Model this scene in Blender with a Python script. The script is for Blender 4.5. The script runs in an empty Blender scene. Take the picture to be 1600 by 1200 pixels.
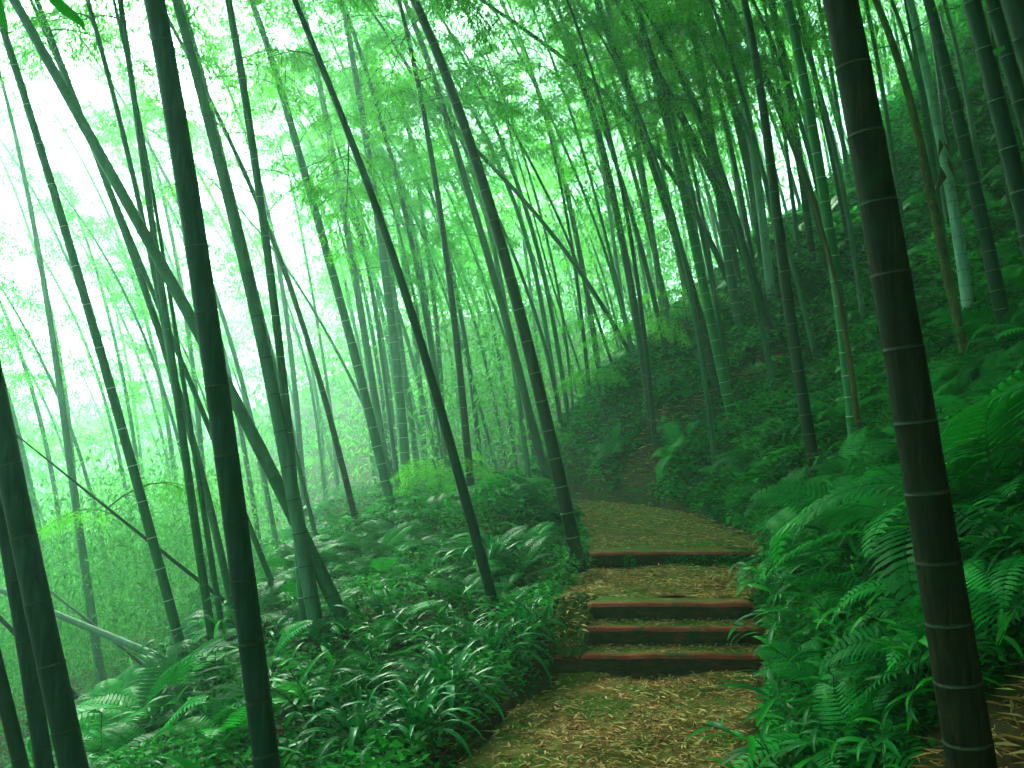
import bpy, math, random
import numpy as np
from mathutils import Vector, Matrix
random.seed(7); rng = np.random.default_rng(7)
S = bpy.context.scene
COL = S.collection
PI = math.pi
# ------------------------------------------------------------------ camera
F = 1350.0; CH = 1.5; PITCH = math.atan(90/F)
cd = bpy.data.cameras.new('camera'); cam = bpy.data.objects.new('camera', cd); COL.objects.link(cam)
cam.location = (0, 0, CH); cam.rotation_euler = (PI/2+PITCH, 0, 0)
cd.sensor_width = 36; cd.lens = 36*F/1600; cd.clip_end = 1000; cd.clip_start = .05
S.camera = cam
SP, CP = math.sin(PITCH), math.cos(PITCH)
def ray(px, py):
    u, v = (px-800)/F, (600-py)/F
    return (u, CP-v*SP, SP+v*CP)
def P(px, py, Y):
    r = ray(px, py); k = Y/r[1]
    return Vector((r[0]*k, Y, CH+r[2]*k))
def proj(x, y, z):
    z = z-CH; d = y*CP+z*SP; v = -y*SP+z*CP
    return 800+F*x/d, 600-F*v/d, d
# ------------------------------------------------------------------ terrain
TY = np.array([-40,-10, 0, 2.5, 4, 5.7, 6.2, 7.2, 7.85, 10, 12, 13.5, 14.5, 16, 18, 22, 30, 130.])
XL = np.array([-1,-.9,-.8,-.6,-.33,.27,.35,.55,.72,.80,.86,.80,.2,-.6,-1,-1,-1,-1.])
XR = np.array([.6,.6,.6,.85,1.12,1.62,1.7,2.25,2.35,2.6,2.5,2.2,1.75,1.0,.45,.2,.2,.2])
XC = np.array([-2.4,-2.4,-2.4,-2.4,-2.3,-2.25,-2.2,-2.1,-2.0,-2.3,-2.6,-2.9,-3.1,-3.4,-3.8,-4.5,-5,-8.])
ZS = np.array([-.1,0,0,0,0,.15,.3,.38,.44,.5,.5,.5,.5,.5,.5,.5,.6,1.])
def xl(y): return np.interp(y, TY, XL)
def xr(y): return np.interp(y, TY, XR)
def bumps(x, y):
    return (.05*np.sin(1.9*x+.7*y)+.04*np.sin(2.7*y-1.3*x+1)+.03*np.sin(5.1*x+1.2)*np.sin(4.3*y+.4))
def H(x, y):
    x = np.asarray(x, float); y = np.asarray(y, float)
    l, r, c, zp = xl(y), xr(y), np.interp(y, TY, XC), np.interp(y, TY, ZS)
    s = np.maximum(x-r, 0.); t = np.maximum(l-x, 0.)
    q = np.clip((32-y)/12, 0, 1); sl = 1-.35*np.clip((y-22)/22, 0, 1)
    bank = .80*s+.11*q*np.clip(s-5, 0, 6)**2
    bank = np.where(s > 11, .8*11+.11*q*36+.45*(s-11), bank); bank = np.minimum(bank, 26)
    z = zp + bank*sl*(1-.2*np.exp(-s/.35)) + 1.55*(1-np.exp(-s/.55))*np.exp(-((y-16.2)/2.6)**2)
    drop = .13*t + .62*np.maximum(c-x, 0.)
    fl = 8.5
    drop = fl*(1-np.exp(-drop/fl*1.15))
    rise = .42*np.maximum(-26-x, 0)
    z = z - drop + np.minimum(rise, 14) + .42*np.exp(-((y-10.8)/3.2)**2)*np.clip((t-.15)/.7, 0, 1)*np.clip((3.4-t)/1.2, 0, 1)
    z = z + np.clip(.5*np.maximum(y-30, 0), 0, 8)*np.clip((8-x)/6, 0, 1)*np.clip((x+.38*y+5)/8, .12, 1)
    off = np.clip(np.maximum(s, t)/.5, 0, 1)
    z = z + bumps(x, y)*off
    inside = np.clip(np.minimum(x-l, r-x)/.06+1, 0, 1)*np.clip((17-y)/2, 0, 1)
    return z - .16*inside
def Hf(x, y): return float(H(x, y))
def hit(px, py, y0=1.2, y1=60):
    r = ray(px, py); y = y0
    while y < y1:
        k = y/r[1]
        if CH+r[2]*k < Hf(r[0]*k, y): return r[0]*k, y
        y += .04
    return None
# ------------------------------------------------------------------ materials
def nt(name):
    m = bpy.data.materials.new(name); m.use_nodes = True
    n = m.node_tree; n.nodes.clear()
    return m, n, n.nodes.new('ShaderNodeOutputMaterial')
def N(n, t, **k):
    o = n.nodes.new(t)
    for a, b in k.items():
        if a in ('operation', 'blend_type', 'data_type', 'attribute_name', 'noise_dimensions'): setattr(o, a, b)
        else: o.inputs[a.replace('_', ' ')].default_value = b
    return o
def ramp(n, src, stops):
    r = n.nodes.new('ShaderNodeValToRGB'); e = r.color_ramp.elements
    while len(e) < len(stops): e.new(.5)
    for q, (p, c) in zip(e, stops): q.position = p; q.color = (*c, 1)
    n.links.new(src, r.inputs[0]); return r
def coords(n, scale):
    tc = n.nodes.new('ShaderNodeTexCoord'); mp = n.nodes.new('ShaderNodeMapping'); mp.inputs['Scale'].default_value = scale
    n.links.new(tc.outputs['Object'], mp.inputs[0]); return mp.outputs[0]
def leafmat(name, dark, mid, light, trans=.35, rough=.42, attr=None, spec=.05):
    m, n, out = nt(name); L = n.links.new
    if attr:
        a = N(n, 'ShaderNodeAttribute', attribute_name=attr); src = a.outputs['Fac']
    else:
        oi = n.nodes.new('ShaderNodeObjectInfo')
        no = N(n, 'ShaderNodeTexNoise', Scale=2.2, Detail=2.); L(coords(n, (1, 1, 1)), no.inputs['Vector'])
        ad = N(n, 'ShaderNodeMath', operation='MULTIPLY_ADD'); ad.inputs[1].default_value = .5
        L(oi.outputs['Random'], ad.inputs[0]); 
        mu = N(n, 'ShaderNodeMath', operation='MULTIPLY'); mu.inputs[1].default_value = .55; L(no.outputs['Fac'], mu.inputs[0])
        L(mu.outputs[0], ad.inputs[2]); src = ad.outputs[0]
    c = ramp(n, src, [(.1, dark), (.5, mid), (.9, light)])
    b = N(n, 'ShaderNodeBsdfPrincipled', Roughness=rough); b.inputs['Specular IOR Level'].default_value = spec
    t = N(n, 'ShaderNodeBsdfTranslucent'); mx = N(n, 'ShaderNodeMixShader', Fac=trans)
    tc = N(n, 'ShaderNodeMixRGB', blend_type='MULTIPLY', Fac=1.0); tc.inputs[2].default_value = (1.5, 1.7, .8, 1)
    L(c.outputs[0], b.inputs['Base Color']); L(c.outputs[0], tc.inputs[1]); L(tc.outputs[0], t.inputs[0])
    L(b.outputs[0], mx.inputs[1]); L(t.outputs[0], mx.inputs[2]); L(mx.outputs[0], out.inputs[0])
    return m
def surf(name, c1, c2, c3, scale=(3, 3, 3), nscale=2., rough=.6, bump=.3, bscale=20., spec=.3, bdist=.01, moss=None):
    m, n, out = nt(name); L = n.links.new; v = coords(n, scale)
    no = N(n, 'ShaderNodeTexNoise', Scale=nscale, Detail=6., Roughness=.65); L(v, no.inputs['Vector'])
    c = ramp(n, no.outputs['Fac'], [(.3, c1), (.5, c2), (.7, c3)]); col = c.outputs[0]
    if moss:
        n2 = N(n, 'ShaderNodeTexNoise', Scale=moss[1], Detail=5., Roughness=.7); L(coords(n, (1, 1, 1)), n2.inputs['Vector'])
        f = ramp(n, n2.outputs['Fac'], [(moss[2], (0, 0, 0)), (moss[3], (1, 1, 1))])
        mx = N(n, 'ShaderNodeMixRGB'); L(f.outputs[0], mx.inputs[0]); L(col, mx.inputs[1]); mx.inputs[2].default_value = (*moss[0], 1); col = mx.outputs[0]
    b = N(n, 'ShaderNodeBsdfPrincipled', Roughness=rough); b.inputs['Specular IOR Level'].default_value = spec
    L(col, b.inputs['Base Color'])
    nb = N(n, 'ShaderNodeTexNoise', Scale=bscale, Detail=5.); L(v, nb.inputs['Vector'])
    bu = N(n, 'ShaderNodeBump', Strength=bump, Distance=bdist); L(nb.outputs['Fac'], bu.inputs['Height']); L(bu.outputs[0], b.inputs['Normal'])
    L(b.outputs[0], out.inputs[0]); return m
M = {}
M['bamboo_leaf'] = leafmat('bamboo_leaf', (.03, .18, .018), (.08, .36, .04), (.20, .54, .07), .68)
M['fern'] = leafmat('fern_green', (.003, .045, .010), (.008, .16, .03), (.035, .42, .06), .28)
M['lily'] = leafmat('lily_green', (.004, .08, .022), (.010, .19, .05), (.025, .32, .09), .2, .38, None, .16)
M['grassleaf'] = leafmat('sasa_green', (.003, .05, .014), (.008, .15, .028), (.04, .38, .02), .25, .35)
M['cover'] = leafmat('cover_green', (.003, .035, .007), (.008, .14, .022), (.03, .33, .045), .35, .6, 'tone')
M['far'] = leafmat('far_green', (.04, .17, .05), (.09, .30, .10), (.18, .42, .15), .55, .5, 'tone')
M['litter'] = leafmat('litter', (.09, .026, .010), (.45, .19, .07), (.92, .56, .28), .1, .5, 'tone')
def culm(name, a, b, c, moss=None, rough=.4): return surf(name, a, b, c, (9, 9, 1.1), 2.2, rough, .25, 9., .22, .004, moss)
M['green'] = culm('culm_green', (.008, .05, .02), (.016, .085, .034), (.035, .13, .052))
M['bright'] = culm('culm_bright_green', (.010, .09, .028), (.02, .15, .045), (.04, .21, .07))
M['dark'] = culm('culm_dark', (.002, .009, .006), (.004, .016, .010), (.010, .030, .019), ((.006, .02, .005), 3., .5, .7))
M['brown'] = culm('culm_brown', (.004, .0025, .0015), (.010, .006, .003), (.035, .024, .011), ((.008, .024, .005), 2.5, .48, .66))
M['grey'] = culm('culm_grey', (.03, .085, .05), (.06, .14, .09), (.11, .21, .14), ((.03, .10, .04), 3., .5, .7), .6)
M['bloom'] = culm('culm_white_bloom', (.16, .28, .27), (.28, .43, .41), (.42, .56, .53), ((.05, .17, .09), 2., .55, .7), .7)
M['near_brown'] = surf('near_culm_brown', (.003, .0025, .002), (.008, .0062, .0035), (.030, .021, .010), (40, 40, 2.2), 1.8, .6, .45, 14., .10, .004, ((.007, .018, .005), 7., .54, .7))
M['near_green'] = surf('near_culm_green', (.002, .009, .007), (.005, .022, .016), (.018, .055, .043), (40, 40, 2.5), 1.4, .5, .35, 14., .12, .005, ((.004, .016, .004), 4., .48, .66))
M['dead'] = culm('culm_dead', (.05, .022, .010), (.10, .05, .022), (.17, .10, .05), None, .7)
M['node_white'] = surf('node_white', (.25, .33, .28), (.42, .50, .42), (.55, .6, .5), rough=.7)
M['node_dark'] = surf('node_dark', (.004, .005, .004), (.016, .018, .012), (.06, .062, .045), rough=.7)
M['node_grey'] = surf('node_grey', (.05, .08, .05), (.11, .15, .10), (.22, .26, .18), rough=.7)
M['twig'] = surf('twig', (.02, .04, .015), (.04, .07, .025), (.06, .09, .04))
M['bark'] = surf('mossy_bark', (.03, .018, .008), (.09, .055, .022), (.20, .16, .05), (5, 5, 1.2), 2.5, .8, .6, 10., .2, .01, ((.12, .14, .03), 4., .5, .62))
M['soil'] = surf('soil', (.022, .010, .005), (.055, .026, .012), (.12, .06, .026), (1, 1, 1), 3., .9, .8, 14., .1, .04, ((.014, .04, .010), .9, .52, .68))
M['path'] = surf('mossy_path', (.08, .042, .013), (.20, .118, .034), (.36, .22, .08), (1, 1, 1), 9., .9, .7, 40., .1, .012, ((.06, .12, .012), 2.3, .42, .58))
M['riser'] = surf('red_stone', (.010, .005, .004), (.045, .013, .009), (.17, .035, .022), (1, 1, 3), 11., .85, .9, 34., .15, .012, ((.02, .028, .010), 5., .5, .7))
M['moss'] = surf('mossy_stone', (.03, .03, .010), (.05, .07, .014), (.09, .14, .02), (1, 1, 1), 14., .95, .9, 60., .1, .02, ((.12, .07, .03), 9., .55, .66))
M['lip'] = surf('red_lip', (.20, .02, .014), (.38, .04, .03), (.50, .10, .07), (1, 1, 1), 7., .8, .5, 30., .2, .01, ((.05, .05, .015), 5., .52, .64))
# ------------------------------------------------------------------ object helpers
def tag(o, label=None, cat=None, group=None, kind=None):
    for k, v in (('label', label), ('category', cat), ('group', group), ('kind', kind)):
        if v: o[k] = v
    return o
def empty(name, loc, rz=0.):
    o = bpy.data.objects.new(name, None); COL.objects.link(o); o.location = loc; o.rotation_euler = (0, 0, rz)
    o.empty_display_size = .2; return o
def mobj(name, me, parent=None, loc=(0, 0, 0), rot=(0, 0, 0), sc=1.):
    o = bpy.data.objects.new(name, me); COL.objects.link(o)
    o.parent = parent; o.location = loc; o.rotation_euler = rot
    o.scale = (sc, sc, sc) if not hasattr(sc, '__len__') else sc
    return o
class MB:
    def __init__(s): s.v = []; s.f = []; s.m = []
    def add(s, vs, fs, mi=0):
        b = len(s.v); s.v += [tuple(v) for v in vs]; s.f += [tuple(i+b for i in f) for f in fs]; s.m += [mi]*len(fs)
    def tube(s, pts, rads, n=8, mats=None, cap=True):
        b = len(s.v); pts = [Vector(p) for p in pts]
        up = Vector((0, 1, 0)); k = len(pts)
        for i, p in enumerate(pts):
            t = (pts[min(i+1, k-1)]-pts[max(i-1, 0)])
            t = t.normalized() if t.length > 1e-9 else Vector((0, 0, 1))
            a = t.cross(up)
            if a.length < .1: a = t.cross(Vector((1, 0, 0)))
            a.normalize(); c = a.cross(t)
            for j in range(n):
                w = 2*PI*j/n; q = p+(a*math.cos(w)+c*math.sin(w))*rads[i]; s.v.append(tuple(q))
        for i in range(k-1):
            for j in range(n):
                s.f.append((b+i*n+j, b+i*n+(j+1) % n, b+(i+1)*n+(j+1) % n, b+(i+1)*n+j)); s.m.append(mats[i] if mats else 0)
        if cap:
            s.f.append(tuple(b+j for j in range(n))); s.m.append(0)
            s.f.append(tuple(b+(k-1)*n+j for j in range(n-1, -1, -1))); s.m.append(0)
    def mesh(s, name, mats, smooth=True):
        me = bpy.data.meshes.new(name); me.from_pydata(s.v, [], s.f)
        for m in mats: me.materials.append(m)
        me.polygons.foreach_set('material_index', s.m)
        if smooth: me.polygons.foreach_set('use_smooth', [True]*len(s.f))
        me.update(); return me
def npmesh(name, V, nper, mat, tone=None, smooth=False):
    """V: (k*nper,3) vertices, each consecutive nper verts one face."""
    k = len(V)//nper; me = bpy.data.meshes.new(name)
    me.vertices.add(len(V)); me.vertices.foreach_set('co', np.asarray(V, np.float32).ravel())
    me.loops.add(len(V)); me.loops.foreach_set('vertex_index', np.arange(len(V), dtype=np.int32))
    me.polygons.add(k); me.polygons.foreach_set('loop_start', np.arange(0, len(V), nper, dtype=np.int32))
    me.materials.append(mat); me.update(calc_edges=True)
    if tone is not None:
        a = me.attributes.new('tone', 'FLOAT', 'FACE'); a.data.foreach_set('value', np.asarray(tone, np.float32))
    return me
def leaves_np(pos, d, nrm, L, W):
    """folded lance-shaped leaf quads (root, side, tip, side)."""
    d = d/np.linalg.norm(d, axis=1)[:, None]
    s = np.cross(d, nrm); s /= np.maximum(np.linalg.norm(s, axis=1), 1e-6)[:, None]
    n2 = np.cross(s, d)
    L = L[:, None]; W = W[:, None]
    a = pos; b = pos+d*L*.38+s*W*.5+n2*W*.18; c = pos+d*L-n2*L*.05; e = pos+d*L*.38-s*W*.5+n2*W*.18
    return np.stack([a, b, c, e], 1).reshape(-1, 3)
def copy_tree(o, parent=None):
    c = o.copy(); COL.objects.link(c); c.parent = parent
    for ch in list(o.children): copy_tree(ch, c)
    return c
# ------------------------------------------------------------------ ground, path
def grid_axis(a, b, fine0, fine1, step, grow=1.12):
    out = list(np.arange(fine0, fine1, step)); s = step; v = fine0
    while v > a: s *= grow; v -= s; out.insert(0, v)
    s = step; v = out[-1]
    while v < b: s *= grow; v += s; out.append(v)
    return np.array(out)
gx = grid_axis(-90, 80, -4, 6, .12); gy = grid_axis(-60, 120, 1, 18, .14)
X, Y = np.meshgrid(gx, gy); Z = H(X, Y)
V = np.stack([X, Y, Z], -1).reshape(-1, 3); nx = len(gx); ny = len(gy)
fs = [(j*nx+i, j*nx+i+1, (j+1)*nx+i+1, (j+1)*nx+i) for j in range(ny-1) for i in range(nx-1)]
me = bpy.data.meshes.new('ground'); me.from_pydata(V.tolist(), [], fs); me.materials.append(M['soil'])
me.polygons.foreach_set('use_smooth', [True]*len(fs)); tag(mobj('ground', me), kind='structure')

def strip(mb, rows, n=26, skirt=.25, amp=.012):
    """rows: (leftx,lefty,rightx,righty,z) ; builds a bumpy path sheet with skirts"""
    g = []
    for (ax, ay, bx, by, z) in rows:
        row = []
        for i in range(n+1):
            t = i/n; x = ax+(bx-ax)*t; y = ay+(by-ay)*t
            e = min(t, 1-t)*2; dz = amp*(math.sin(x*7+y*3)+math.sin(y*9-x*4+1)+math.sin(x*17+y*13)*.5)
            row.append((x, y, z+dz-.05*(1-min(1, e*6))**2))
        row = [(row[0][0], row[0][1], z-skirt)]+row+[(row[-1][0], row[-1][1], z-skirt)]
        g.append(row)
    vs = [p for r in g for p in r]; k = n+3
    mb.add(vs, [(j*k+i, j*k+i+1, (j+1)*k+i+1, (j+1)*k+i) for j in range(len(g)-1) for i in range(k-1)])
def wob(y, a, s): return a+.05*math.sin(y*2.3+s)+.03*math.sin(y*5.7+s*2)
R1, R2, R3 = .125, .25, .375; ZU = .5
pb = MB()
strip(pb, [(wob(y, xl(y), 0), y, wob(y, xr(y), 2), y, 0.) for y in np.arange(-3, 5.66, .15)]+[(.16, 5.70, 1.75, 5.70, 0.)])
rows = []
for y in np.arange(6.335, 7.86, .12): rows.append((wob(y, xl(y)-.12, 1)+.0, y, wob(y, xr(y)+.1, 3), y, R3))
rows.append((.66, 7.90, 2.5, 8.05, R3)); strip(pb, rows)
cen = [(1.58, 8.08), (1.62, 9), (1.66, 10), (1.70, 11), (1.66, 12), (1.48, 13), (1.05, 14), (.3, 14.8), (-.5, 15.2)]
rows = []; cv = [Vector(c) for c in cen]
for i in range(len(cv)-1):
    for k in range(5):
        t = k/5; c = cv[i].lerp(cv[i+1], t); d = (cv[i+1]-cv[i]).normalized()
        if i < len(cv)-2: d = d.lerp((cv[i+2]-cv[i+1]).normalized(), t)
        nrm = Vector((d.y, -d.x)); w = .86 if c.y < 13 else max(.6, .86-.1*(c.y-13))
        if i == 0 and k == 0: nrm = Vector((1, .09)).normalized()
        w2 = w+.04*math.sin(c.y*3)
        rows.append((c.x-nrm.x*w2, c.y-nrm.y*w2, c.x+nrm.x*w2, c.y+nrm.y*w2, ZU))
strip(pb, rows, amp=.014)
tag(mobj('path', pb.mesh('path', [M['path']])), kind='structure')

def slab(x0, x1, y0, y1, z0, z1, seed, tilt=0.):
    """a worn step: dark riser, red lip, mossy tread; irregular edges"""
    mb = MB(); n = 40; r = random.Random(seed); top = []
    ph = [r.uniform(0, 6) for _ in range(4)]
    def jit(x, a): return a*(math.sin(x*7+ph[0])+.6*math.sin(x*17+ph[1])+.4*math.sin(x*41+ph[2]))
    prof = []
    for i in range(n+1):
        x = x0+(x1-x0)*i/n; yy = tilt*(x-x0)
        j = jit(x, .005); k = jit(x+3, .0022)
        e = .02*(1-min(1, min(i, n-i)/2))
        prof.append([(x, y0+yy+.012+j+e, z0), (x, y0+yy+j+e, z0+(z1-z0)*.5), (x, y0+yy-.004+j+e, z1-.028+k-e), (x, y0+yy+.006+j+e, z1-.008+k-e), (x, y0+yy+.03+j+e, z1+k-e), (x, y1+yy, z1+k*.5-e), (x, y1+yy, z0)])
    vs = [p for q in prof for p in q]; fs = []; ms = []
    for i in range(n):
        for q in range(6):
            fs.append((i*7+q, (i+1)*7+q, (i+1)*7+q+1, i*7+q+1)); ms.append([0, 0, 1, 1, 2, 0][q])
    fs.append(tuple(range(7))); ms.append(0); fs.append(tuple(n*7+q for q in range(6, -1, -1))); ms.append(0)
    mb.v = vs; mb.f = fs; mb.m = ms
    return mb.mesh('step', [M['riser'], M['lip'], M['path']], smooth=False)
st = tag(empty('stone_stairs', (1.05, 5.7, 0)), 'short flight of three red brown stone steps between mossy path terraces', 'stairs')
for k, (z0, z1, y0, y1, a, b) in enumerate([(-.05, R1, 5.70, 5.97, .16, 1.66), (R1-.05, R2, 5.93, 6.18, .45, 1.70), (R2-.05, R3, 6.14, 6.34, .50, 1.72)]):
    o = mobj('step', slab(a, b, y0, y1, z0, z1, k), st); o.location = (-1.05, -5.7, 0)
def cheek(xa, xb, seed):
    """side kerb: rough sloping block, worn corners"""
    mb = MB(); n = 24; m = 10; vs = []; fs = []; mi = []; ys = np.linspace(5.70, 6.36, n+1); r = random.Random(seed)
    for i, y in enumerate(ys):
        t = i/n; z = R1+.010+(R3+.012-R1)*min(1, t*1.15); sh = .16*t
        row = [(xa+sh, y, -.1)]
        for j in range(m+1):
            u = j/m; e = min(u, 1-u)*2; dz = .012*math.sin(9*u+13*y+seed)+.008*math.sin(31*u+47*y)+r.uniform(-.004, .004)
            row.append((xa+sh+(xb-xa)*u+r.uniform(-.004, .004), y-(.012*math.sin(u*14) if i == 0 else 0), z+dz-.035*(1-min(1, e*4))**2-(.03 if i == 0 else 0)))
        row.append((xb+sh, y, -.1)); vs += row
    k = m+3
    for i in range(n):
        for q in range(k-1):
            fs.append((i*k+q, i*k+q+1, (i+1)*k+q+1, (i+1)*k+q)); mi.append(0 if q in (0, k-2) else 2)
    fs += [tuple(range(k-1, -1, -1)), tuple(n*k+q for q in range(k))]; mi += [0, 0]
    mb.add(vs, fs); mb.m = mi
    return mb.mesh('side_kerb', [M['riser'], M['lip'], M['moss']], False)
for xa, xb in ((.20, .47), (1.68, 1.86)):
    o = mobj('side_kerb', cheek(xa, xb, 3), st); o.location = (-1.05, -5.7, 0)
o = mobj('stone_step', slab(.70, 2.60, 7.90, 8.16, R3-.05, ZU+.004, 9, .05)); tag(o, 'single dark stone kerb step edging the upper path terrace, weeds on its face', 'step')

# ------------------------------------------------------------------ prototypes
def spray_mesh(seed, length=1.5, nl=210, ls=1.):
    """leafy bamboo branch: along +x, drooping"""
    r = np.random.default_rng(seed); mb = MB(); pos = []; dr = []
    def curve(p, d, L, n, droop):
        out = [p]; d = d/np.linalg.norm(d)
        for i in range(n):
            d = d+np.array([0, 0, -droop/n]); d = d/np.linalg.norm(d); out.append(out[-1]+d*L/n)
        return out
    main = curve(np.zeros(3), np.array([1, 0, .75]), length, 8, 1.25)
    mb.tube(main, [.009*(1-.8*i/8) for i in range(9)], 4, cap=False)
    tw = []
    for i in range(2, 9):
        for sgn in (-1, 1):
            d = main[i]-main[i-1]; d = d/np.linalg.norm(d)
            dd = d*.8+np.array([-d[1], d[0], 0])*sgn*r.uniform(.5, 1.2)+np.array([0, 0, r.uniform(-.2, .4)])
            c = curve(main[i]+0., dd, r.uniform(.3, .65)*length*(1.15-i/10)*.75, 4, 1.1)
            mb.tube(c, [.004, .0035, .003, .002, .001], 3, cap=False); tw.append(c)
    tw.append(main[4:])
    per = nl//len(tw)
    for c in tw:
        for q in range(per):
            t = r.uniform(.25, 1)*(len(c)-1); i = min(int(t), len(c)-2); p = c[i]+(c[i+1]-c[i])*(t-i)
            d = c[i+1]-c[i]; d = d/np.linalg.norm(d)
            pos.append(p+r.normal(0, .035, 3)); dr.append(d*.6+r.normal(0, .55, 3)+np.array([0, 0, -.35]))
    pos = np.array(pos); dr = np.array(dr); k = len(pos)
    nr = r.normal(0, .45, (k, 3))+np.array([0, 0, 1]); L = r.uniform(.075, .14, k)*ls; W = L*r.uniform(.13, .19, k)
    V = leaves_np(pos, dr, nr, L, W)
    b = len(mb.v); mb.v += [tuple(v) for v in V.tolist()]
    mb.f += [(b+4*i, b+4*i+1, b+4*i+2, b+4*i+3) for i in range(k)]; mb.m += [1]*k
    return mb.mesh('leafy_branch', [M['twig'], M['bamboo_leaf']], False)
SPR = [spray_mesh(i, 1.7, 560, .72) for i in range(5)]
def spray_leafdata(seed, n):
    return None
def smooth_line(pts, rads, step=.22, it=45):
    """even resampling and smoothing, so that a culm bows without kinks"""
    A = np.array([tuple(p) for p in pts]); c = np.concatenate([[0], np.cumsum(np.linalg.norm(np.diff(A, axis=0), axis=1))])
    k = max(6, int(c[-1]/step)); u = np.linspace(0, c[-1], k+1); Q = np.stack([np.interp(u, c, A[:, i]) for i in range(3)], 1); R = np.interp(u, c, rads)
    for _ in range(it):
        Q[1:-1] = Q[1:-1]*.5+.25*(Q[:-2]+Q[2:]); R[1:-1] = R[1:-1]*.5+.25*(R[:-2]+R[2:])
    return [Vector(q) for q in Q], list(R)
def culm_mesh(pts, rads, mat, nodemat, spacing=.30, n=10, band=.012):
    """smooth resampled tube with node rings"""
    pts, rads = smooth_line(pts, rads); cum = [0]
    for i in range(1, len(pts)): cum.append(cum[-1]+(pts[i]-pts[i-1]).length)
    def at(s):
        s = min(max(s, 0), cum[-1]-1e-6); i = int(np.searchsorted(cum, s, side='right'))-1; i = min(i, len(pts)-2)
        t = (s-cum[i])/max(cum[i+1]-cum[i], 1e-9)
        p0 = pts[max(i-1, 0)]; p1 = pts[i]; p2 = pts[i+1]; p3 = pts[min(i+2, len(pts)-1)]
        q = .5*((2*p1)+(p2-p0)*t+(2*p0-5*p1+4*p2-p3)*t*t+(3*p1-p0-3*p2+p3)*t**3)
        return q, rads[i]+(rads[i+1]-rads[i])*t
    out = []; rr = []; mm = []; s = 0.; k = 0; nodes = []
    while s < cum[-1]:
        p, r = at(s); h = band*max(.5, min(1., r/.06))
        zig = 1.
        for ds, f, m in ((-h*.9, 1.0, 0), (-h*.35, 1.022, 1), (h*.05, 1.038, 0 if band < .009 else 1), (h*.45, .975, 0), (h*1.4, .985, 0)):
            q, r2 = at(s+ds+h*1.2); out.append(q); rr.append(r2*f); mm.append(m)
        nodes.append(s+h)
        sp = spacing*(.62+.38*min(1, k/9))*random.uniform(.93, 1.07)
        for u in (.33, .66):
            q, r2 = at(s+h*2.4+(sp-h*2.4)*u); out.append(q); rr.append(r2*.985); mm.append(0)
        s += sp; k += 1
    mb = MB(); mb.tube(out, rr, n, mats=mm)
    return mb.mesh('culm', [M[mat], M[nodemat]]), [(at(s)) for s in nodes]

def bamboo(px, w, dia, mat, nodemat, label, Y=None, height=12., crown=4.6, nspr=18, lean=0., group=None, spacing=.30, name='bamboo', cat='bamboo', leafs=1., band=.010, bend=.5):
    """px: traced points from top to ground; w: (top width, foot width) in photo pixels"""
    pts = list(reversed(px)); Yb = Y or F*dia/w[1]
    if not Y:                       # stand the foot where its spot on the ground lies, if that gives a believable girth
        h = None
        for dy in (0, 15, 30, 45, 60):
            h = h or hit(pts[0][0]+dy*.2, pts[0][1]+dy, 1.2, 30)
        if h and .045 < w[1]*h[1]/F < .19 and h[1] < 30: Yb = h[1]
    y0 = pts[0][1]; y1 = pts[-1][1]; W = []; R = []
    for (a, b) in pts:
        t = (y0-b)/max(1, y0-y1); yy = Yb+lean*t
        W.append(P(a, b, yy)); R.append((w[1]+(w[0]-w[1])*t)/2*yy/F)
    # foot down to the soil
    d = (W[0]-W[1]).normalized(); p = W[0].copy(); k = 0
    while p.z > Hf(p.x, p.y)-.12 and k < 300: p = p+d*.06; k += 1
    if k: W.insert(0, p); R.insert(0, R[0]*1.02)
    else:
        # foot lies below the soil: fine, it rises out of it
        pass
    base = W[0].copy()
    # top continues to its full height, bowing over
    hz = W[-1].z-base.z; d = (W[-1]-W[-2]).normalized(); r0 = R[-1]; left = max(height-hz, 1.5); n = 9
    for i in range(n):
        d = (d+Vector((-.035*bend*2, random.uniform(-.02, .02), -.012*i*bend))).normalized()
        W.append(W[-1]+d*left/n); R.append(max(.006, r0*(1-.9*((i+1)/n)**1.1)))
    root = tag(empty(name, base), label, cat, group)
    me, nodes = culm_mesh([q-base for q in W], R, mat, nodemat, spacing, 14 if Yb < 6 else 8, band)
    mobj('culm', me, root)
    cand = [q for q in nodes if q[0].z+base.z > crown]
    if cand and nspr:
        nspr = int(nspr*(1.5 if Yb > 8 else 1.))
        for k in range(nspr):
            q, r = cand[int((k+random.random())/nspr*len(cand)) % len(cand)]
            a = random.uniform(0, 2*PI); f = min(1.15, .6+.1*(len(cand)))
            mobj('leafy_branch', random.choice(SPR), root, q, (random.uniform(-.2, .2), random.uniform(-.15, .3), a), random.uniform(.65, 1.1)*leafs)
    return root

HAZE, SKY, SUN, EXPO = .009, .14, 4.8, 2.15
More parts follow.
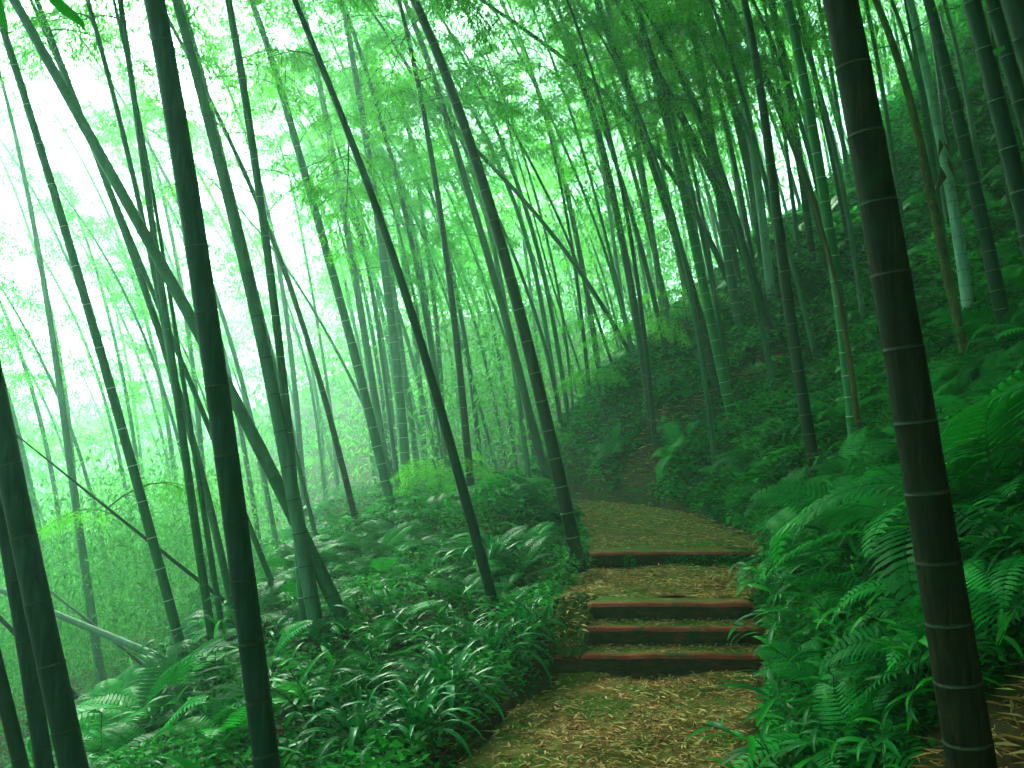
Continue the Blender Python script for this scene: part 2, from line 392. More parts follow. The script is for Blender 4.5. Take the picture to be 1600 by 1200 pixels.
# ------------------------------------------------------------------ bamboo traced one by one (photo pixels, top to foot)
B = bamboo
near = dict(band=.0095, height=11.5, crown=5.2, nspr=40)
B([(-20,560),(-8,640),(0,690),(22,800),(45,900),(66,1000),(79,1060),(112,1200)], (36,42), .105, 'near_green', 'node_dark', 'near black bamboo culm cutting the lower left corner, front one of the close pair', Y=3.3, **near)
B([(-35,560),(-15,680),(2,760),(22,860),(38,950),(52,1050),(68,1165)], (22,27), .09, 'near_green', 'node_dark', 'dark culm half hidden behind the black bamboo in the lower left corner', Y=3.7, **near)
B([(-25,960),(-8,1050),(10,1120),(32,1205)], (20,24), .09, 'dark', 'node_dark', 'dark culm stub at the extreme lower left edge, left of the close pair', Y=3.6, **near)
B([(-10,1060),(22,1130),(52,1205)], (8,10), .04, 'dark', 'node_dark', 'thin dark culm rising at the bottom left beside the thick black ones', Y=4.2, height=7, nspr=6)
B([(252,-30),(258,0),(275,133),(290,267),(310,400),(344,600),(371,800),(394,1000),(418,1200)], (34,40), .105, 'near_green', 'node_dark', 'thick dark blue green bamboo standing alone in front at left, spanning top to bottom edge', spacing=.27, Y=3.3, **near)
B([(5,-30),(20,0),(57,67),(100,133),(133,200),(167,267),(207,333),(240,393),(283,467),(310,510),(370,613),(397,683),(420,717),(443,773),(480,843),(513,907),(545,985)], (15,23), .12, 'green', 'node_dark', 'thick dark green bamboo leaning far left, crossing diagonally behind the big front culm', crown=5.5)
B([(-5,0),(13,57),(27,117),(50,187),(73,260),(97,333),(115,397),(133,467),(160,550),(180,627),(200,700),(223,783),(240,843),(263,933),(280,1007),(291,1045)], (12,17), .10, 'green', 'node_white', 'slim green bamboo with pale nodes standing clear in the bright mist at far left', nspr=18, crown=4.2, leafs=.85)
B([(57,0),(73,50),(97,100),(117,150),(145,225),(173,300),(190,350),(210,397),(240,483),(263,543),(283,600),(300,660),(320,720),(337,793),(347,833),(360,900),(372,985)], (9,13), .085, 'green', 'node_grey', 'slender green bamboo rising behind the thick diagonal one and joining it near the top left', crown=4.4, leafs=.85, nspr=12)
B([(150,240),(175,310),(190,350),(213,400),(253,493),(283,560),(307,617),(330,667),(343,710),(375,780),(400,843),(420,893),(443,955)], (7,10), .075, 'green', 'node_grey', 'thin leaning bamboo passing behind the big front culm at mid height', crown=5)
B([(142,0),(160,67),(177,140),(197,213),(213,283),(227,340),(245,420),(262,500),(279,600),(290,700),(300,790),(312,880),(322,960),(330,1010)], (8,10), .07, 'grey', 'node_grey', 'thin pale bamboo left of a thicker one at upper left, fading in white mist', crown=4.4, leafs=.85, nspr=12)
B([(190,0),(197,67),(207,150),(217,233),(230,307),(237,360),(247,420),(257,467),(270,517),(277,600),(283,650),(290,717),(297,793),(308,883),(320,950),(333,1017)], (9,15), .09, 'green', 'node_grey', 'straight misty green bamboo left of the big front culm, left of two joined feet', crown=4.4, leafs=.85, nspr=12)
B([(262,420),(275,520),(288,620),(300,700),(310,750),(320,797),(323,827),(337,907),(347,987),(352,1015)], (6,11), .07, 'green', 'node_grey', 'thinner bamboo whose foot stands just left of the big front culm, leafy at its base', crown=4.4)
B([(270,-15),(280,33),(300,100),(320,150),(337,217),(353,283),(370,350),(383,397),(403,480),(420,567),(433,640),(450,710),(465,797),(476,850),(484,917),(497,995)], (14,25), .12, 'grey', 'node_dark', 'light grey green bamboo with dark joints right of the big front culm among ferns', crown=4.8, spacing=.3)
B([(284,-20),(290,0),(300,47),(313,100),(323,140),(345,230)], (8,7), .06, 'green', 'node_grey', 'short upper stretch of thin bamboo meeting the grey green one near the top edge', Y=10., crown=5)
B([(363,0),(377,83),(390,167),(400,267),(410,340),(423,433),(437,517),(447,583),(453,650),(461,717),(466,760),(469,850),(473,950),(476,990)], (12,15), .10, 'grey', 'node_white', 'pale teal bamboo close beside the grey green one, half hidden by it low down', crown=4.6)
B([(400,0),(413,33),(427,87),(440,140),(457,207),(470,253),(487,310),(500,360),(510,397),(530,460),(547,513),(557,557),(567,607),(583,667),(597,720),(610,793),(615,812)], (10,16), .12, 'grey', 'node_white', 'pale green bamboo at centre left with its foot on the fern bank crest', crown=4.6)
B([(445,-25),(453,0),(477,43),(493,83),(517,127),(533,167),(550,207),(567,250),(587,300),(603,343),(617,393),(640,453),(660,527),(680,600),(697,667),(713,727),(730,787),(733,800),(753,867),(767,933),(778,970)], (9,18), .085, 'dark', 'node_dark', 'dark bamboo bowing across the centre, its foot in the ferns left of the steps', crown=3.6, nspr=18)
B([(480,20),(490,67),(495,117),(503,157),(513,207),(523,260),(537,317),(547,383),(560,467),(570,523),(580,587),(587,633),(600,700),(612,790)], (9,13), .10, 'grey', 'node_grey', 'straight yellowish green bamboo merging low down with the pale one beside it, left of centre', crown=4.6)
B([(537,0),(543,50),(553,100),(563,160),(573,217),(580,267),(590,333),(597,397),(600,417),(610,483),(617,540),(623,600),(630,660),(637,717),(637,790)], (9,16), .12, 'grey', 'node_white', 'upright pale green bamboo left of the crowded grove, foot ringed white on the bank crest', crown=5)
B([(520,150),(527,183),(537,233),(550,287),(563,340),(573,393),(580,417),(590,460),(603,507),(610,547),(622,640),(632,740)], (6,8), .08, 'green', 'node_grey', 'thin misty bamboo between two thicker pale ones left of the grove', crown=6)
B([(627,0),(633,27),(643,73),(657,133),(663,173),(673,227),(683,287),(690,340),(697,397),(700,417),(710,467),(713,517),(720,573),(723,633),(728,693),(735,757)], (7,13), .11, 'brown', 'node_grey', 'greyish brown bamboo at the right edge of the grove, very upright, foot hidden in shrubs', crown=5.6)
B([(630,-10),(637,10),(660,60),(677,110),(693,170),(710,223),(723,273),(737,320),(753,367),(767,410),(783,467),(797,517),(813,587),(823,640),(837,693),(850,740),(866,785)], (9,15), .11, 'brown', 'node_dark', 'brown bamboo bending parallel to and just left of the mossy path side culm', crown=4.6)
B([(650,-20),(660,0),(683,60),(700,107),(720,160),(733,207),(747,243),(760,293),(777,350),(790,393),(803,433),(813,490),(827,543),(843,607),(857,660),(867,707),(877,750),(888,797),(897,853),(907,897)], (14,23), .125, 'brown', 'node_grey', 'tall mossy brown bamboo growing at the left edge of the path above the steps', crown=5.2, spacing=.28)
B([(385,270),(402,310),(420,345),(443,400),(467,467),(483,527),(500,587),(513,647),(530,693),(543,747),(553,797),(564,847)], (7,11), .09, 'brown', 'node_grey', 'olive bamboo with foot lowest on the bank just left of the pale crest culm', crown=4)
B([(468,340),(477,400),(487,450),(497,510),(507,567),(518,640),(528,760)], (4,6), .07, 'grey', 'node_grey', 'very faint thin bamboo in mist right of the olive one', crown=6)
B([(440,400),(460,427),(487,477),(513,523),(540,567),(557,600),(590,680)], (4,5), .06, 'green', 'node_grey', 'faint thin bamboo slanting strongly right through mist left of centre', crown=7, height=9)
B([(560,170),(580,260),(598,340),(613,433),(620,500),(633,587),(643,667),(657,770)], (8,11), .11, 'grey', 'node_white', 'pale white ringed bamboo in the front of the crowded grove', crown=6)
B([(615,300),(625,370),(633,433),(647,517),(657,583),(660,667),(667,755)], (7,9), .10, 'green', 'node_white', 'bamboo in the grove standing close right of the white ringed one', crown=6)
B([(622,120),(633,167),(647,233),(657,317),(667,397),(673,417),(683,500),(689,583),(693,680),(698,760)], (6,8), .10, 'dark', 'node_grey', 'dark thin bamboo at the grove centre, straight, with tiny side leaves', crown=6)
B([(660,420),(672,500),(680,580),(680,660),(684,760)], (7,8), .10, 'brown', 'node_grey', 'brownish culm of the grove crossing behind the bowing dark one', crown=7)
B([(590,500),(600,580),(608,650),(618,720),(624,775)], (6,8), .10, 'dark', 'node_grey', 'shadowy culm at the left side of the crowded grove', crown=7)
B([(575,560),(585,640),(596,700),(606,770)], (5,7), .09, 'dark', 'node_grey', 'short visible culm deep in the left of the grove, nearly lost in leaves', crown=7)
B([(665,560),(675,640),(690,700),(702,765)], (5,6), .09, 'dark', 'node_grey', 'dim culm low in the right half of the grove', crown=7)
B([(672,400),(690,480),(708,580),(722,660),(733,720)], (4,5), .07, 'brown', 'node_grey', 'thin twiggy culm behind the upright greyish brown bamboo', crown=7)
B([(695,360),(710,400),(737,457),(760,517),(777,567),(797,640),(810,687),(819,725)], (5,7), .09, 'green', 'node_grey', 'slim green bamboo curving through open mist just left of the two path side culms', crown=6.4)
B([(700,470),(723,543),(740,600),(757,660),(770,707),(782,755)], (4,6), .08, 'green', 'node_grey', 'slim bamboo alone in pale mist right of the grove', crown=6.6)
B([(715,330),(743,400),(770,473),(797,550),(815,600)], (3,4), .06, 'grey', 'node_grey', 'hair thin pale bamboo in mist left of the mossy path side culm', crown=8, height=10)
B([(640,110),(667,167),(690,190),(713,207),(757,243),(797,283),(833,327),(867,367),(893,397),(927,450),(953,493),(979,540)], (6,8), .07, 'dark', 'node_dark', 'dark thin bamboo slanting steeply across behind the mossy culm to the right bank crest', crown=6, height=9, nspr=10)
B([(670,0),(687,30),(733,90),(767,140),(797,193),(833,257),(860,310),(887,360),(900,397),(910,433),(927,477),(949,545)], (3,5), .06, 'dark', 'node_dark', 'very thin dark culm running down from top centre to the right bank crest', crown=9, height=13, nspr=8)
B([(740,-8),(753,3),(797,32),(807,43),(860,70),(897,93),(927,120),(957,153),(987,180),(1013,213),(1040,247),(1057,277),(1087,323),(1110,363),(1123,397),(1140,440),(1165,500)], (6,11), .065, 'dark', 'node_dark', 'black bowed bamboo stem arching left high across the path between upright culms', crown=20, height=8.5, nspr=0, band=.006)
B([(835,-25),(843,0),(873,43),(897,83),(913,120),(927,157),(937,200),(947,247),(957,293),(967,350),(977,397),(983,427),(993,483),(1003,540),(1012,600),(1018,650)], (8,14), .115, 'brown', 'node_grey', 'grey brown bamboo with foot on the bank directly above the far end of the path', crown=6)
B([(862,-20),(873,10),(887,50),(907,110),(927,177),(940,233),(953,333),(960,397),(963,417),(973,467),(982,533)], (7,6), .085, 'bloom', 'node_white', 'thin whitish bamboo behind the grey brown one at centre right', crown=7)
B([(922,-30),(930,0),(950,50),(967,100),(983,143),(1000,187),(1013,233),(1030,283),(1043,327),(1060,377),(1083,460),(1100,517),(1113,567),(1123,614)], (11,17), .115, 'brown', 'node_grey', 'dark brown bamboo just left of the bright green white ringed one on the right bank', crown=6.4)
B([(905,90),(930,157),(947,207),(963,253),(980,307),(997,360),(1007,397),(1013,420),(1023,473),(1033,520),(1046,570)], (6,9), .10, 'dark', 'node_grey', 'dark slim bamboo behind the grey brown one, foot in the feathery shrubs', crown=7)
B([(945,-15),(953,10),(967,53),(980,110),(990,180),(1000,250),(1013,317),(1023,397),(1036,470),(1050,540)], (9,8), .11, 'grey', 'node_white', 'pale grey bamboo partly covered by a brown one right of centre top', crown=7)
B([(986,-30),(993,0),(1007,50),(1020,100),(1033,150),(1047,200),(1057,250),(1067,293),(1080,350),(1087,397),(1093,410),(1103,460),(1110,500),(1118,543),(1127,583),(1137,620),(1145,657)], (11,17), .11, 'bright', 'node_white', 'bright green bamboo with crisp white rings on the right bank above the bare patch', crown=6.4, spacing=.26)
B([(945,-30),(960,0),(987,37),(1003,67),(1030,120),(1053,160),(1077,200),(1100,243),(1120,283),(1140,327),(1160,377),(1167,400),(1180,450),(1197,493),(1211,535)], (10,16), .12, 'dark', 'node_dark', 'dark bamboo leaning left across the dense stand, foot by leaf litter on the right bank', crown=6.8)
B([(990,-30),(1007,0),(1027,43),(1047,77),(1067,120),(1087,163),(1103,207),(1117,253),(1127,290),(1140,340),(1150,400),(1156,460)], (11,13), .115, 'dark', 'node_grey', 'dark leaning bamboo in the dense stand crossing behind pale upright ones', crown=7)
B([(1010,-20),(1017,7),(1033,57),(1040,117),(1053,167),(1063,233),(1077,300),(1092,380),(1106,470)], (7,8), .09, 'green', 'node_grey', 'thin green bamboo crossing the dark leaning one near the top of the stand', crown=7)
B([(1070,-30),(1077,0),(1087,50),(1093,100),(1100,143),(1107,187),(1120,233),(1123,283),(1127,333),(1133,397),(1137,417),(1143,450),(1150,483),(1157,517)], (12,16), .12, 'green', 'node_white', 'smooth green white ringed bamboo in mid stand, foot in low ferns', crown=7)
B([(1080,-20),(1087,7),(1100,60),(1117,117),(1130,167),(1140,217),(1153,283),(1167,333),(1173,397),(1182,450)], (7,9), .09, 'dark', 'node_grey', 'narrow dark bamboo between two green ones in mid stand', crown=7.4)
B([(1092,-30),(1100,0),(1117,50),(1130,93),(1143,150),(1157,200),(1172,260),(1185,330),(1190,400),(1197,450)], (14,14), .12, 'green', 'node_grey', 'deep green bamboo left of the chalky white one at upper right of centre', crown=7.4)
B([(1134,-30),(1140,0),(1150,57),(1157,110),(1163,160),(1170,200),(1180,240),(1187,283),(1193,350),(1197,397),(1203,440),(1206,472)], (13,15), .12, 'bloom', 'node_white', 'chalky white bamboo in the dense stand, orange sheath scraps at its foot', crown=7.4, spacing=.26)
B([(1125,-25),(1137,0),(1153,30),(1170,63),(1183,87),(1197,117),(1217,160),(1233,200),(1250,243),(1263,283),(1277,323),(1285,350),(1296,400),(1306,450)], (10,14), .115, 'brown', 'node_dark', 'brown bamboo slanting from top into the foot of the white ringed green one at right', crown=7.4)
B([(1163,-30),(1170,0),(1180,60),(1190,130),(1198,200),(1207,250),(1213,317),(1218,397),(1222,440),(1232,497)], (11,20), .14, 'brown', 'node_grey', 'stout brown bamboo widening at its foot right of the chalky one', crown=7.6)
B([(1201,-30),(1207,0),(1213,50),(1227,100),(1237,143),(1243,200),(1252,270),(1262,340),(1272,420)], (12,12), .12, 'brown', 'node_grey', 'hazy brown bamboo behind the slanting one in the right part of the stand', crown=8)
B([(1226,-30),(1232,0),(1243,50),(1253,100),(1263,150),(1273,200),(1280,247),(1287,290),(1295,350),(1303,407),(1313,467),(1320,517),(1325,567),(1330,617),(1333,667),(1338,715)], (16,20), .10, 'bright', 'node_white', 'vivid green bamboo with bold white rings near the ferns, left of the huge dark culm', crown=6.2, spacing=.275, height=11)
B([(1303,370),(1313,417),(1327,500),(1337,600),(1343,683),(1347,722)], (8,11), .055, 'dead', 'node_dark', 'dead reddish brown stem pressed against the vivid green white ringed bamboo', height=2.6, nspr=0, crown=20)
B([(1243,-20),(1250,17),(1263,67),(1273,127),(1287,173),(1297,227),(1310,283),(1317,330),(1330,400)], (9,9), .10, 'brown', 'node_grey', 'pale brown bamboo right of the vivid ringed one, fading into ferns', crown=8)
B([(1275,-20),(1280,17),(1293,73),(1303,133),(1313,187),(1320,240),(1328,300)], (7,8), .09, 'green', 'node_grey', 'slim grey green bamboo just left of the huge dark culm near the top', crown=8)
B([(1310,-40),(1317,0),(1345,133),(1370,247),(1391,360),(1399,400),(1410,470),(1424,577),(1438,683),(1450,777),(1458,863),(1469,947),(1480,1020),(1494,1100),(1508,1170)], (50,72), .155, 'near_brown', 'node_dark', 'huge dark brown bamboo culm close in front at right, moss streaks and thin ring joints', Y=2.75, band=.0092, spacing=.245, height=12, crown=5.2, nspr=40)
B([(1362,-30),(1373,0),(1393,43),(1410,83),(1430,123),(1437,160),(1443,200),(1450,240),(1450,283),(1448,317),(1458,360),(1467,397),(1477,433),(1493,477),(1500,517),(1510,560)], (11,16), .06, 'bark', 'bark', 'crooked thin tree stem with mossy ochre bark bent between huge culm and white bamboo', name='crooked_tree', cat='tree', height=6.5, crown=5.5, nspr=6, band=.008)
B([(1417,-30),(1423,0),(1433,43),(1440,83),(1450,123),(1460,167),(1467,200),(1477,240),(1487,290),(1493,333),(1503,377),(1507,407),(1510,437),(1513,470),(1518,517)], (12,20), .10, 'bloom', 'node_grey', 'chalk white bamboo at right with torn brown sheath hanging at mid height', crown=7, spacing=.24, height=11)
B([(1446,-30),(1453,0),(1463,43),(1477,93),(1487,133),(1497,180),(1510,230),(1520,277),(1533,327),(1543,373),(1547,410),(1557,450),(1567,500),(1578,545)], (16,24), .10, 'dark', 'node_grey', 'dark grey bamboo immediately right of the chalk white sheath bamboo', crown=7, spacing=.25, height=11)
B([(1513,-30),(1520,0),(1537,67),(1557,140),(1573,207),(1587,260),(1600,317),(1622,420)], (25,30), .12, 'dark', 'node_grey', 'thick dark bamboo slanting through the upper right corner, left of three', Y=4.9, crown=7, height=11)
B([(1540,-30),(1547,0),(1563,60),(1580,110),(1597,167),(1622,260)], (20,24), .11, 'dark', 'node_grey', 'dark bamboo in the upper right corner, middle of three', Y=5.4, crown=7.4, height=11)
B([(1570,-30),(1577,0),(1600,67),(1640,200)], (33,36), .13, 'dark', 'node_dark', 'thickest dark culm at the very upper right corner', Y=4.4, crown=7, height=11)
far1 = dict(crown=7, height=12.5)
for px, w, m, lab in [
  ([(800,300),(820,350),(837,400),(847,483),(857,533),(867,600),(877,667)], (7,8), 'grey', 'misty culm in the distant clump over the path bend, leftmost thick one'),
  ([(815,300),(835,360),(850,417),(863,483),(873,550),(883,617),(891,668)], (7,8), 'green', 'misty culm in the distant clump over the path bend, second from its left'),
  ([(780,340),(810,410),(833,477),(850,517),(863,567),(873,633),(882,690)], (5,7), 'dark', 'slanting culm crossing the distant clump over the path bend'),
  ([(845,330),(867,420),(880,467),(887,550),(897,655)], (4,5), 'grey', 'palest thin culm inside the distant clump over the path bend'),
  ([(893,370),(900,417),(907,467),(913,533),(923,630)], (5,7), 'dark', 'separate dark twiggy culm right of the distant clump'),
  ([(850,400),(867,483),(897,533),(913,580),(925,640)], (3,4), 'grey', 'faint bowed thin culm behind the dark twiggy one'),
  ([(820,100),(833,127),(867,187),(887,240),(910,293),(933,350),(950,397),(968,450),(985,540)], (4,5), 'green', 'long thin green culm slanting through the misty gap at centre top'),
  ([(860,120),(880,200),(887,300),(893,380),(905,470)], (3,4), 'green', 'nearly upright hair thin culm in the misty gap'),
  ([(795,180),(808,300),(822,400),(838,520),(850,640)], (5,6), 'grey', 'ghostly pale culm at the left border of the distant clump'),
  ([(930,300),(950,380),(968,460),(985,530)], (5,6), 'grey', 'pale misty culm low behind the whitish bamboo'),
  ([(1000,300),(1020,380),(1035,450),(1050,510)], (7,8), 'dark', 'shaded culm among the stand left of the dark brown bamboo'),
  ([(1025,200),(1040,290),(1056,370),(1070,450)], (6,7), 'grey', 'hazy pale culm showing between the brown and the bright green bamboos'),
  ([(1060,150),(1085,270),(1103,360),(1120,470)], (6,7), 'green', 'slim culm just right of the bright green ringed bamboo'),
  ([(1150,100),(1170,220),(1186,330),(1203,430)], (7,8), 'dark', 'dark slender culm hidden behind the chalky white bamboo'),
  ([(1215,120),(1228,220),(1240,330),(1252,420)], (6,8), 'green', 'slim green culm in the gap left of the vivid ringed bamboo'),
  ([(5,120),(25,200),(45,300),(62,400),(80,500),(97,620),(108,720),(118,800),(132,880),(150,1000),(165,1110)], (6,15), 'grey', 'pale bamboo faded by mist near the left edge, clearer towards its foot')]:
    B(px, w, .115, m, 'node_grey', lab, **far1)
# leaning and fallen poles, drooping leaves
def pole(name, cat, label, pts, r0, r1, mat, nodemat, sprays=0):
    W = [Vector(p) for p in pts]; b = W[0].copy(); root = tag(empty(name, b), label, cat)
    k = len(W); me, nodes = culm_mesh([q-b for q in W], [r0+(r1-r0)*i/(k-1) for i in range(k)], mat, nodemat, .32, 8)
    mobj('culm', me, root)
    for i in range(sprays):
        q, r = nodes[random.randrange(len(nodes)//2, len(nodes))]
        mobj('leafy_branch', random.choice(SPR), root, q, (0, 0, random.uniform(0, 6)), random.uniform(.5, .8))
pole('fallen_bamboo', 'bamboo', 'pale brown fallen bamboo pole lying aslant behind the black culm at lower left', [P(288,1043,7.6), P(220,1012,7.9), P(150,982,8.2), P(80,960,8.5), P(0,925,8.8), P(-60,895,9.1)], .038, .028, 'grey', 'node_grey')
pole('fallen_bamboo', 'bamboo', 'thin dark dead pole crossing above the fallen pale one at lower left', [P(252,1062,8.2), P(200,1010,8.4), P(150,970,8.6), P(110,940,8.8), P(60,910,9.)], .018, .01, 'dark', 'node_grey')
pole('bent_bamboo', 'bamboo', 'black thin bent bamboo stem arching down rightward from the left edge, sprig at its tip', [P(378,960,7.0), P(340,925,7.0), P(300,918,7.0), P(232,850,7.), P(178,800,7.), P(120,750,7.), P(70,710,7.), P(20,675,7.)], .020, .006, 'dark', 'node_dark', 3)
pole('bent_bamboo', 'bamboo', 'short dark stem at the left edge crossing behind the black corner culms', [P(120,1090,5.5), P(60,1020,5.6), P(30,1000,5.6), P(-20,945,5.7)], .02, .014, 'dark', 'node_dark')
ys = hit(1518, 517); ys = ys[1] if ys else 5.2; k_ = ys/5.2
sh = tag(empty('torn_sheath', P(1470, 238, ys-.06*k_)), 'torn rust brown bamboo sheath hanging on the chalk white bamboo', 'sheath')
mb = MB()
for (dx, dz, L, a, w) in ((-.02, .08, .13, -.2, .03), (.01, .07, .12, .25, .025), (-.015, -.09, .2, -.35, .045), (.03, -.03, .16, .15, .03)):
    for sgn in (-1, 1):
        mb.add([Vector(q)*k_ for q in ((dx, -.02, dz), (dx+sgn*w*.5, -.05, dz-L*.4), (dx+math.sin(a)*L, -.06, dz-L))], [(0, 1, 2)])
mobj('sheath_strip', mb.mesh('sheath_strip', [M['dead']], False), sh)
# two near leaves dangling into the top left corner from a twig overhead
tl = tag(empty('bamboo_twig', P(40,-30,1.5)), 'close up bamboo twig with two pointed green leaves dipping into the top left corner', 'twig')
b0 = P(40,-30,1.5); mb = MB(); mb.tube([P(-60,-60,1.5)-b0, P(20,-45,1.5)-b0, P(95,-18,1.5)-b0], [.003,.002,.001], 5)
mobj('stem', mb.mesh('stem', [M['twig']]), tl)
def blade(name, pts, w, parent, mat, fold=.25):
    n = len(pts); vs = []
    for i, p in enumerate(pts):
        t = i/(n-1); q = w*math.sin(PI*min(1, .06+t*.94)**.75)*(1 if t < 1 else 0)+.0003
        d = (pts[min(i+1, n-1)]-pts[max(i-1, 0)]).normalized(); s = d.cross(Vector((0, 1, .3))).normalized()
        vs += [p-s*q+Vector((0, -q*fold*2, 0)), p, p+s*q+Vector((0, -q*fold*2, 0))]
    mb = MB(); mb.add(vs, [(3*i+j, 3*i+j+1, 3*i+j+4, 3*i+j+3) for i in range(n-1) for j in (0, 1)])
    return mobj(name, mb.mesh(name, [M[mat]]), parent)
blade('leaf', [P(a, b, 1.5)-b0 for a, b in ((70,-22),(85,0),(100,14),(117,27),(130,40),(134,50))], .0095, tl, 'grassleaf')
blade('leaf', [P(a, b, 1.5)-b0 for a, b in ((-10,-30),(-4,0),(3,22),(9,38),(13,54))], .010, tl, 'grassleaf')

# ------------------------------------------------------------------ forest bamboo further off
def forest_proto(seed, height=12.5):
    r = random.Random(seed); random.seed(seed); pts = [Vector((0, 0, -.3))]; d = Vector((-.13, 0, 1)).normalized(); n = 13
    for i in range(n):
        d = (d+Vector((-.012-.012*i*r.uniform(.3, 1), r.uniform(-.02, .02), 0))).normalized(); pts.append(pts[-1]+d*height/n)
    me, nodes = culm_mesh(pts, [.052*(1-.88*(i/n)**1.4) for i in range(n+1)], ['green', 'grey', 'dark', 'brown'][seed % 4], 'node_grey', .36, 7)
    # crown: many leafy sprays in one mesh
    rr = np.random.default_rng(seed+50); Vs = []; Fs = 0; pos = []; dr = []; tb = MB()
    cand = [q for q in nodes if q[0].z > height*.36]
    for (q, rad) in cand:
        for s in range(r.choice((1, 1, 2))):
            a = r.uniform(0, 2*PI); L = r.uniform(.7, 1.7)*(1.15-.5*q.z/height); d = Vector((math.cos(a), math.sin(a), r.uniform(.2, .8)))
            c = [q.copy()]
            for k in range(5): d = (d.normalized()+Vector((0, 0, -.28))); c.append(c[-1]+d.normalized()*L/5)
            tb.tube(c, [.008, .006, .005, .004, .003, .002], 3, cap=False)
            for k in range(190):
                t = r.uniform(.2, 1)*5; i = min(int(t), 4); p = c[i].lerp(c[i+1], t-i)
                o = Vector((r.gauss(0, .14), r.gauss(0, .14), r.gauss(-.06, .10)))*(.5+.5*t/5)
                pos.append(p+o); dr.append((r.gauss(0, .6)+.4*d.x, r.gauss(0, .6)+.4*d.y, r.gauss(-.35, .4)))
    pos = np.array(pos); dr = np.array(dr); k = len(pos)
    V = leaves_np(pos, dr, rr.normal(0, .5, (k, 3))+np.array([0, 0, 1]), rr.uniform(.07, .125, k), rr.uniform(.014, .022, k))
    b = len(tb.v); tb.v += [tuple(v) for v in V.tolist()]; tb.f += [(b+4*i, b+4*i+1, b+4*i+2, b+4*i+3) for i in range(k)]; tb.m += [1]*k
    return me, tb.mesh('foliage', [M['twig'], M['bamboo_leaf']], False)
FP = [forest_proto(i) for i in range(6)]
random.seed(11)
def forest(x, y, label, cat='bamboo', group=None, sc=None, rz=None):
    me, fo = random.choice(FP); root = tag(empty('bamboo', (x, y, Hf(x, y))), label, cat, group)
    s = sc or random.uniform(.8, 1.12); z = random.uniform(-.7, .7) if rz is None else rz
    root.rotation_euler = (random.uniform(-.05, .05), random.uniform(-.07, .06), z)
    for nm, m in (('culm', me), ('foliage', fo)): mobj(nm, m, root, sc=s)
placed = []
def scatter(n, x0, x1, y0, y1, dmin, ok, *a, **k):
    c = 0; tr = 0
    while c < n and tr < n*40:
        tr += 1; x = random.uniform(x0, x1); y = random.uniform(y0, y1)
        if not ok(x, y) or any((x-p)**2+(y-q)**2 < dmin**2 for p, q in placed): continue
        placed.append((x, y)); forest(x, y, *a, **k); c += 1
scatter(54, 1.6, 10, 12, 27, .5, lambda x, y: x > .9+.08*y and x > xr(y)+.4 and (y > 16.8 or x > 1.9), 'slender bamboo filling the dense stand above the right bank', group='bamboos in the dense right stand', sc=.85)
scatter(40, -12, 7, 14, 32, 1.0, lambda x, y: y > 16.6 or x < -4, 'tall leafy bamboo whose crown closes the canopy at top centre', group='tall bamboos closing the canopy', sc=1.3)
scatter(26, 9, 20, 17, 34, 1.2, lambda x, y: True, 'tall bamboo on the ridge line behind the right hillside', group='bamboos on the right ridge', sc=1.25)
scatter(9, -13, -7, 13, 22, 1.2, lambda x, y: -350 < proj(x, y, 0)[0] < 260, 'leafy bamboo veiling the bright sky at the far left', group='leafy bamboos at the far left', sc=1.15)
G1 = 'bamboos in the misty valley on the left'
scatter(22, -22, -3.2, 9, 30, 1.0, lambda x, y: x < -3.4-(y-9)*.12 and proj(x, y, 0)[0] > -500 and (y > 13 or proj(x, y, 0)[0] < 120), 'mist faded bamboo rooted down the valley slope left of the path', group=G1)
scatter(8, -26, -2, 30, 52, 1.4, lambda x, y: proj(x, y, 0)[0] > -400, 'very faint bamboo far off across the left valley', group='distant bamboos beyond the valley')
scatter(26, -8, 8, 17, 44, 1.0, lambda x, y: True, 'hazy bamboo in the background grove past the path bend', group='bamboos beyond the path bend')
scatter(30, 4.0, 18, 9, 32, .9, lambda x, y: x > 4.5+.05*y and proj(x, y, 0)[0] < 1900, 'shaded bamboo on the upper right hillside behind the front stand', group='bamboos on the upper right hillside')
scatter(26, 2.8, 13, -2, 10, .9, lambda x, y: proj(x, y, 0)[0] > 1900, 'unseen bamboo added beyond the right edge to shade the near bank', group='unseen shading bamboos on the right')  # outside the frame; added so their crowns darken the right side
scatter(44, -9, 9, -11, 0.3, .9, lambda x, y: abs(x) > 1.2, 'unseen bamboo added behind the viewpoint to shade the path', group='unseen shading bamboos behind the viewpoint')  # never in view; added for the shade of their crowns
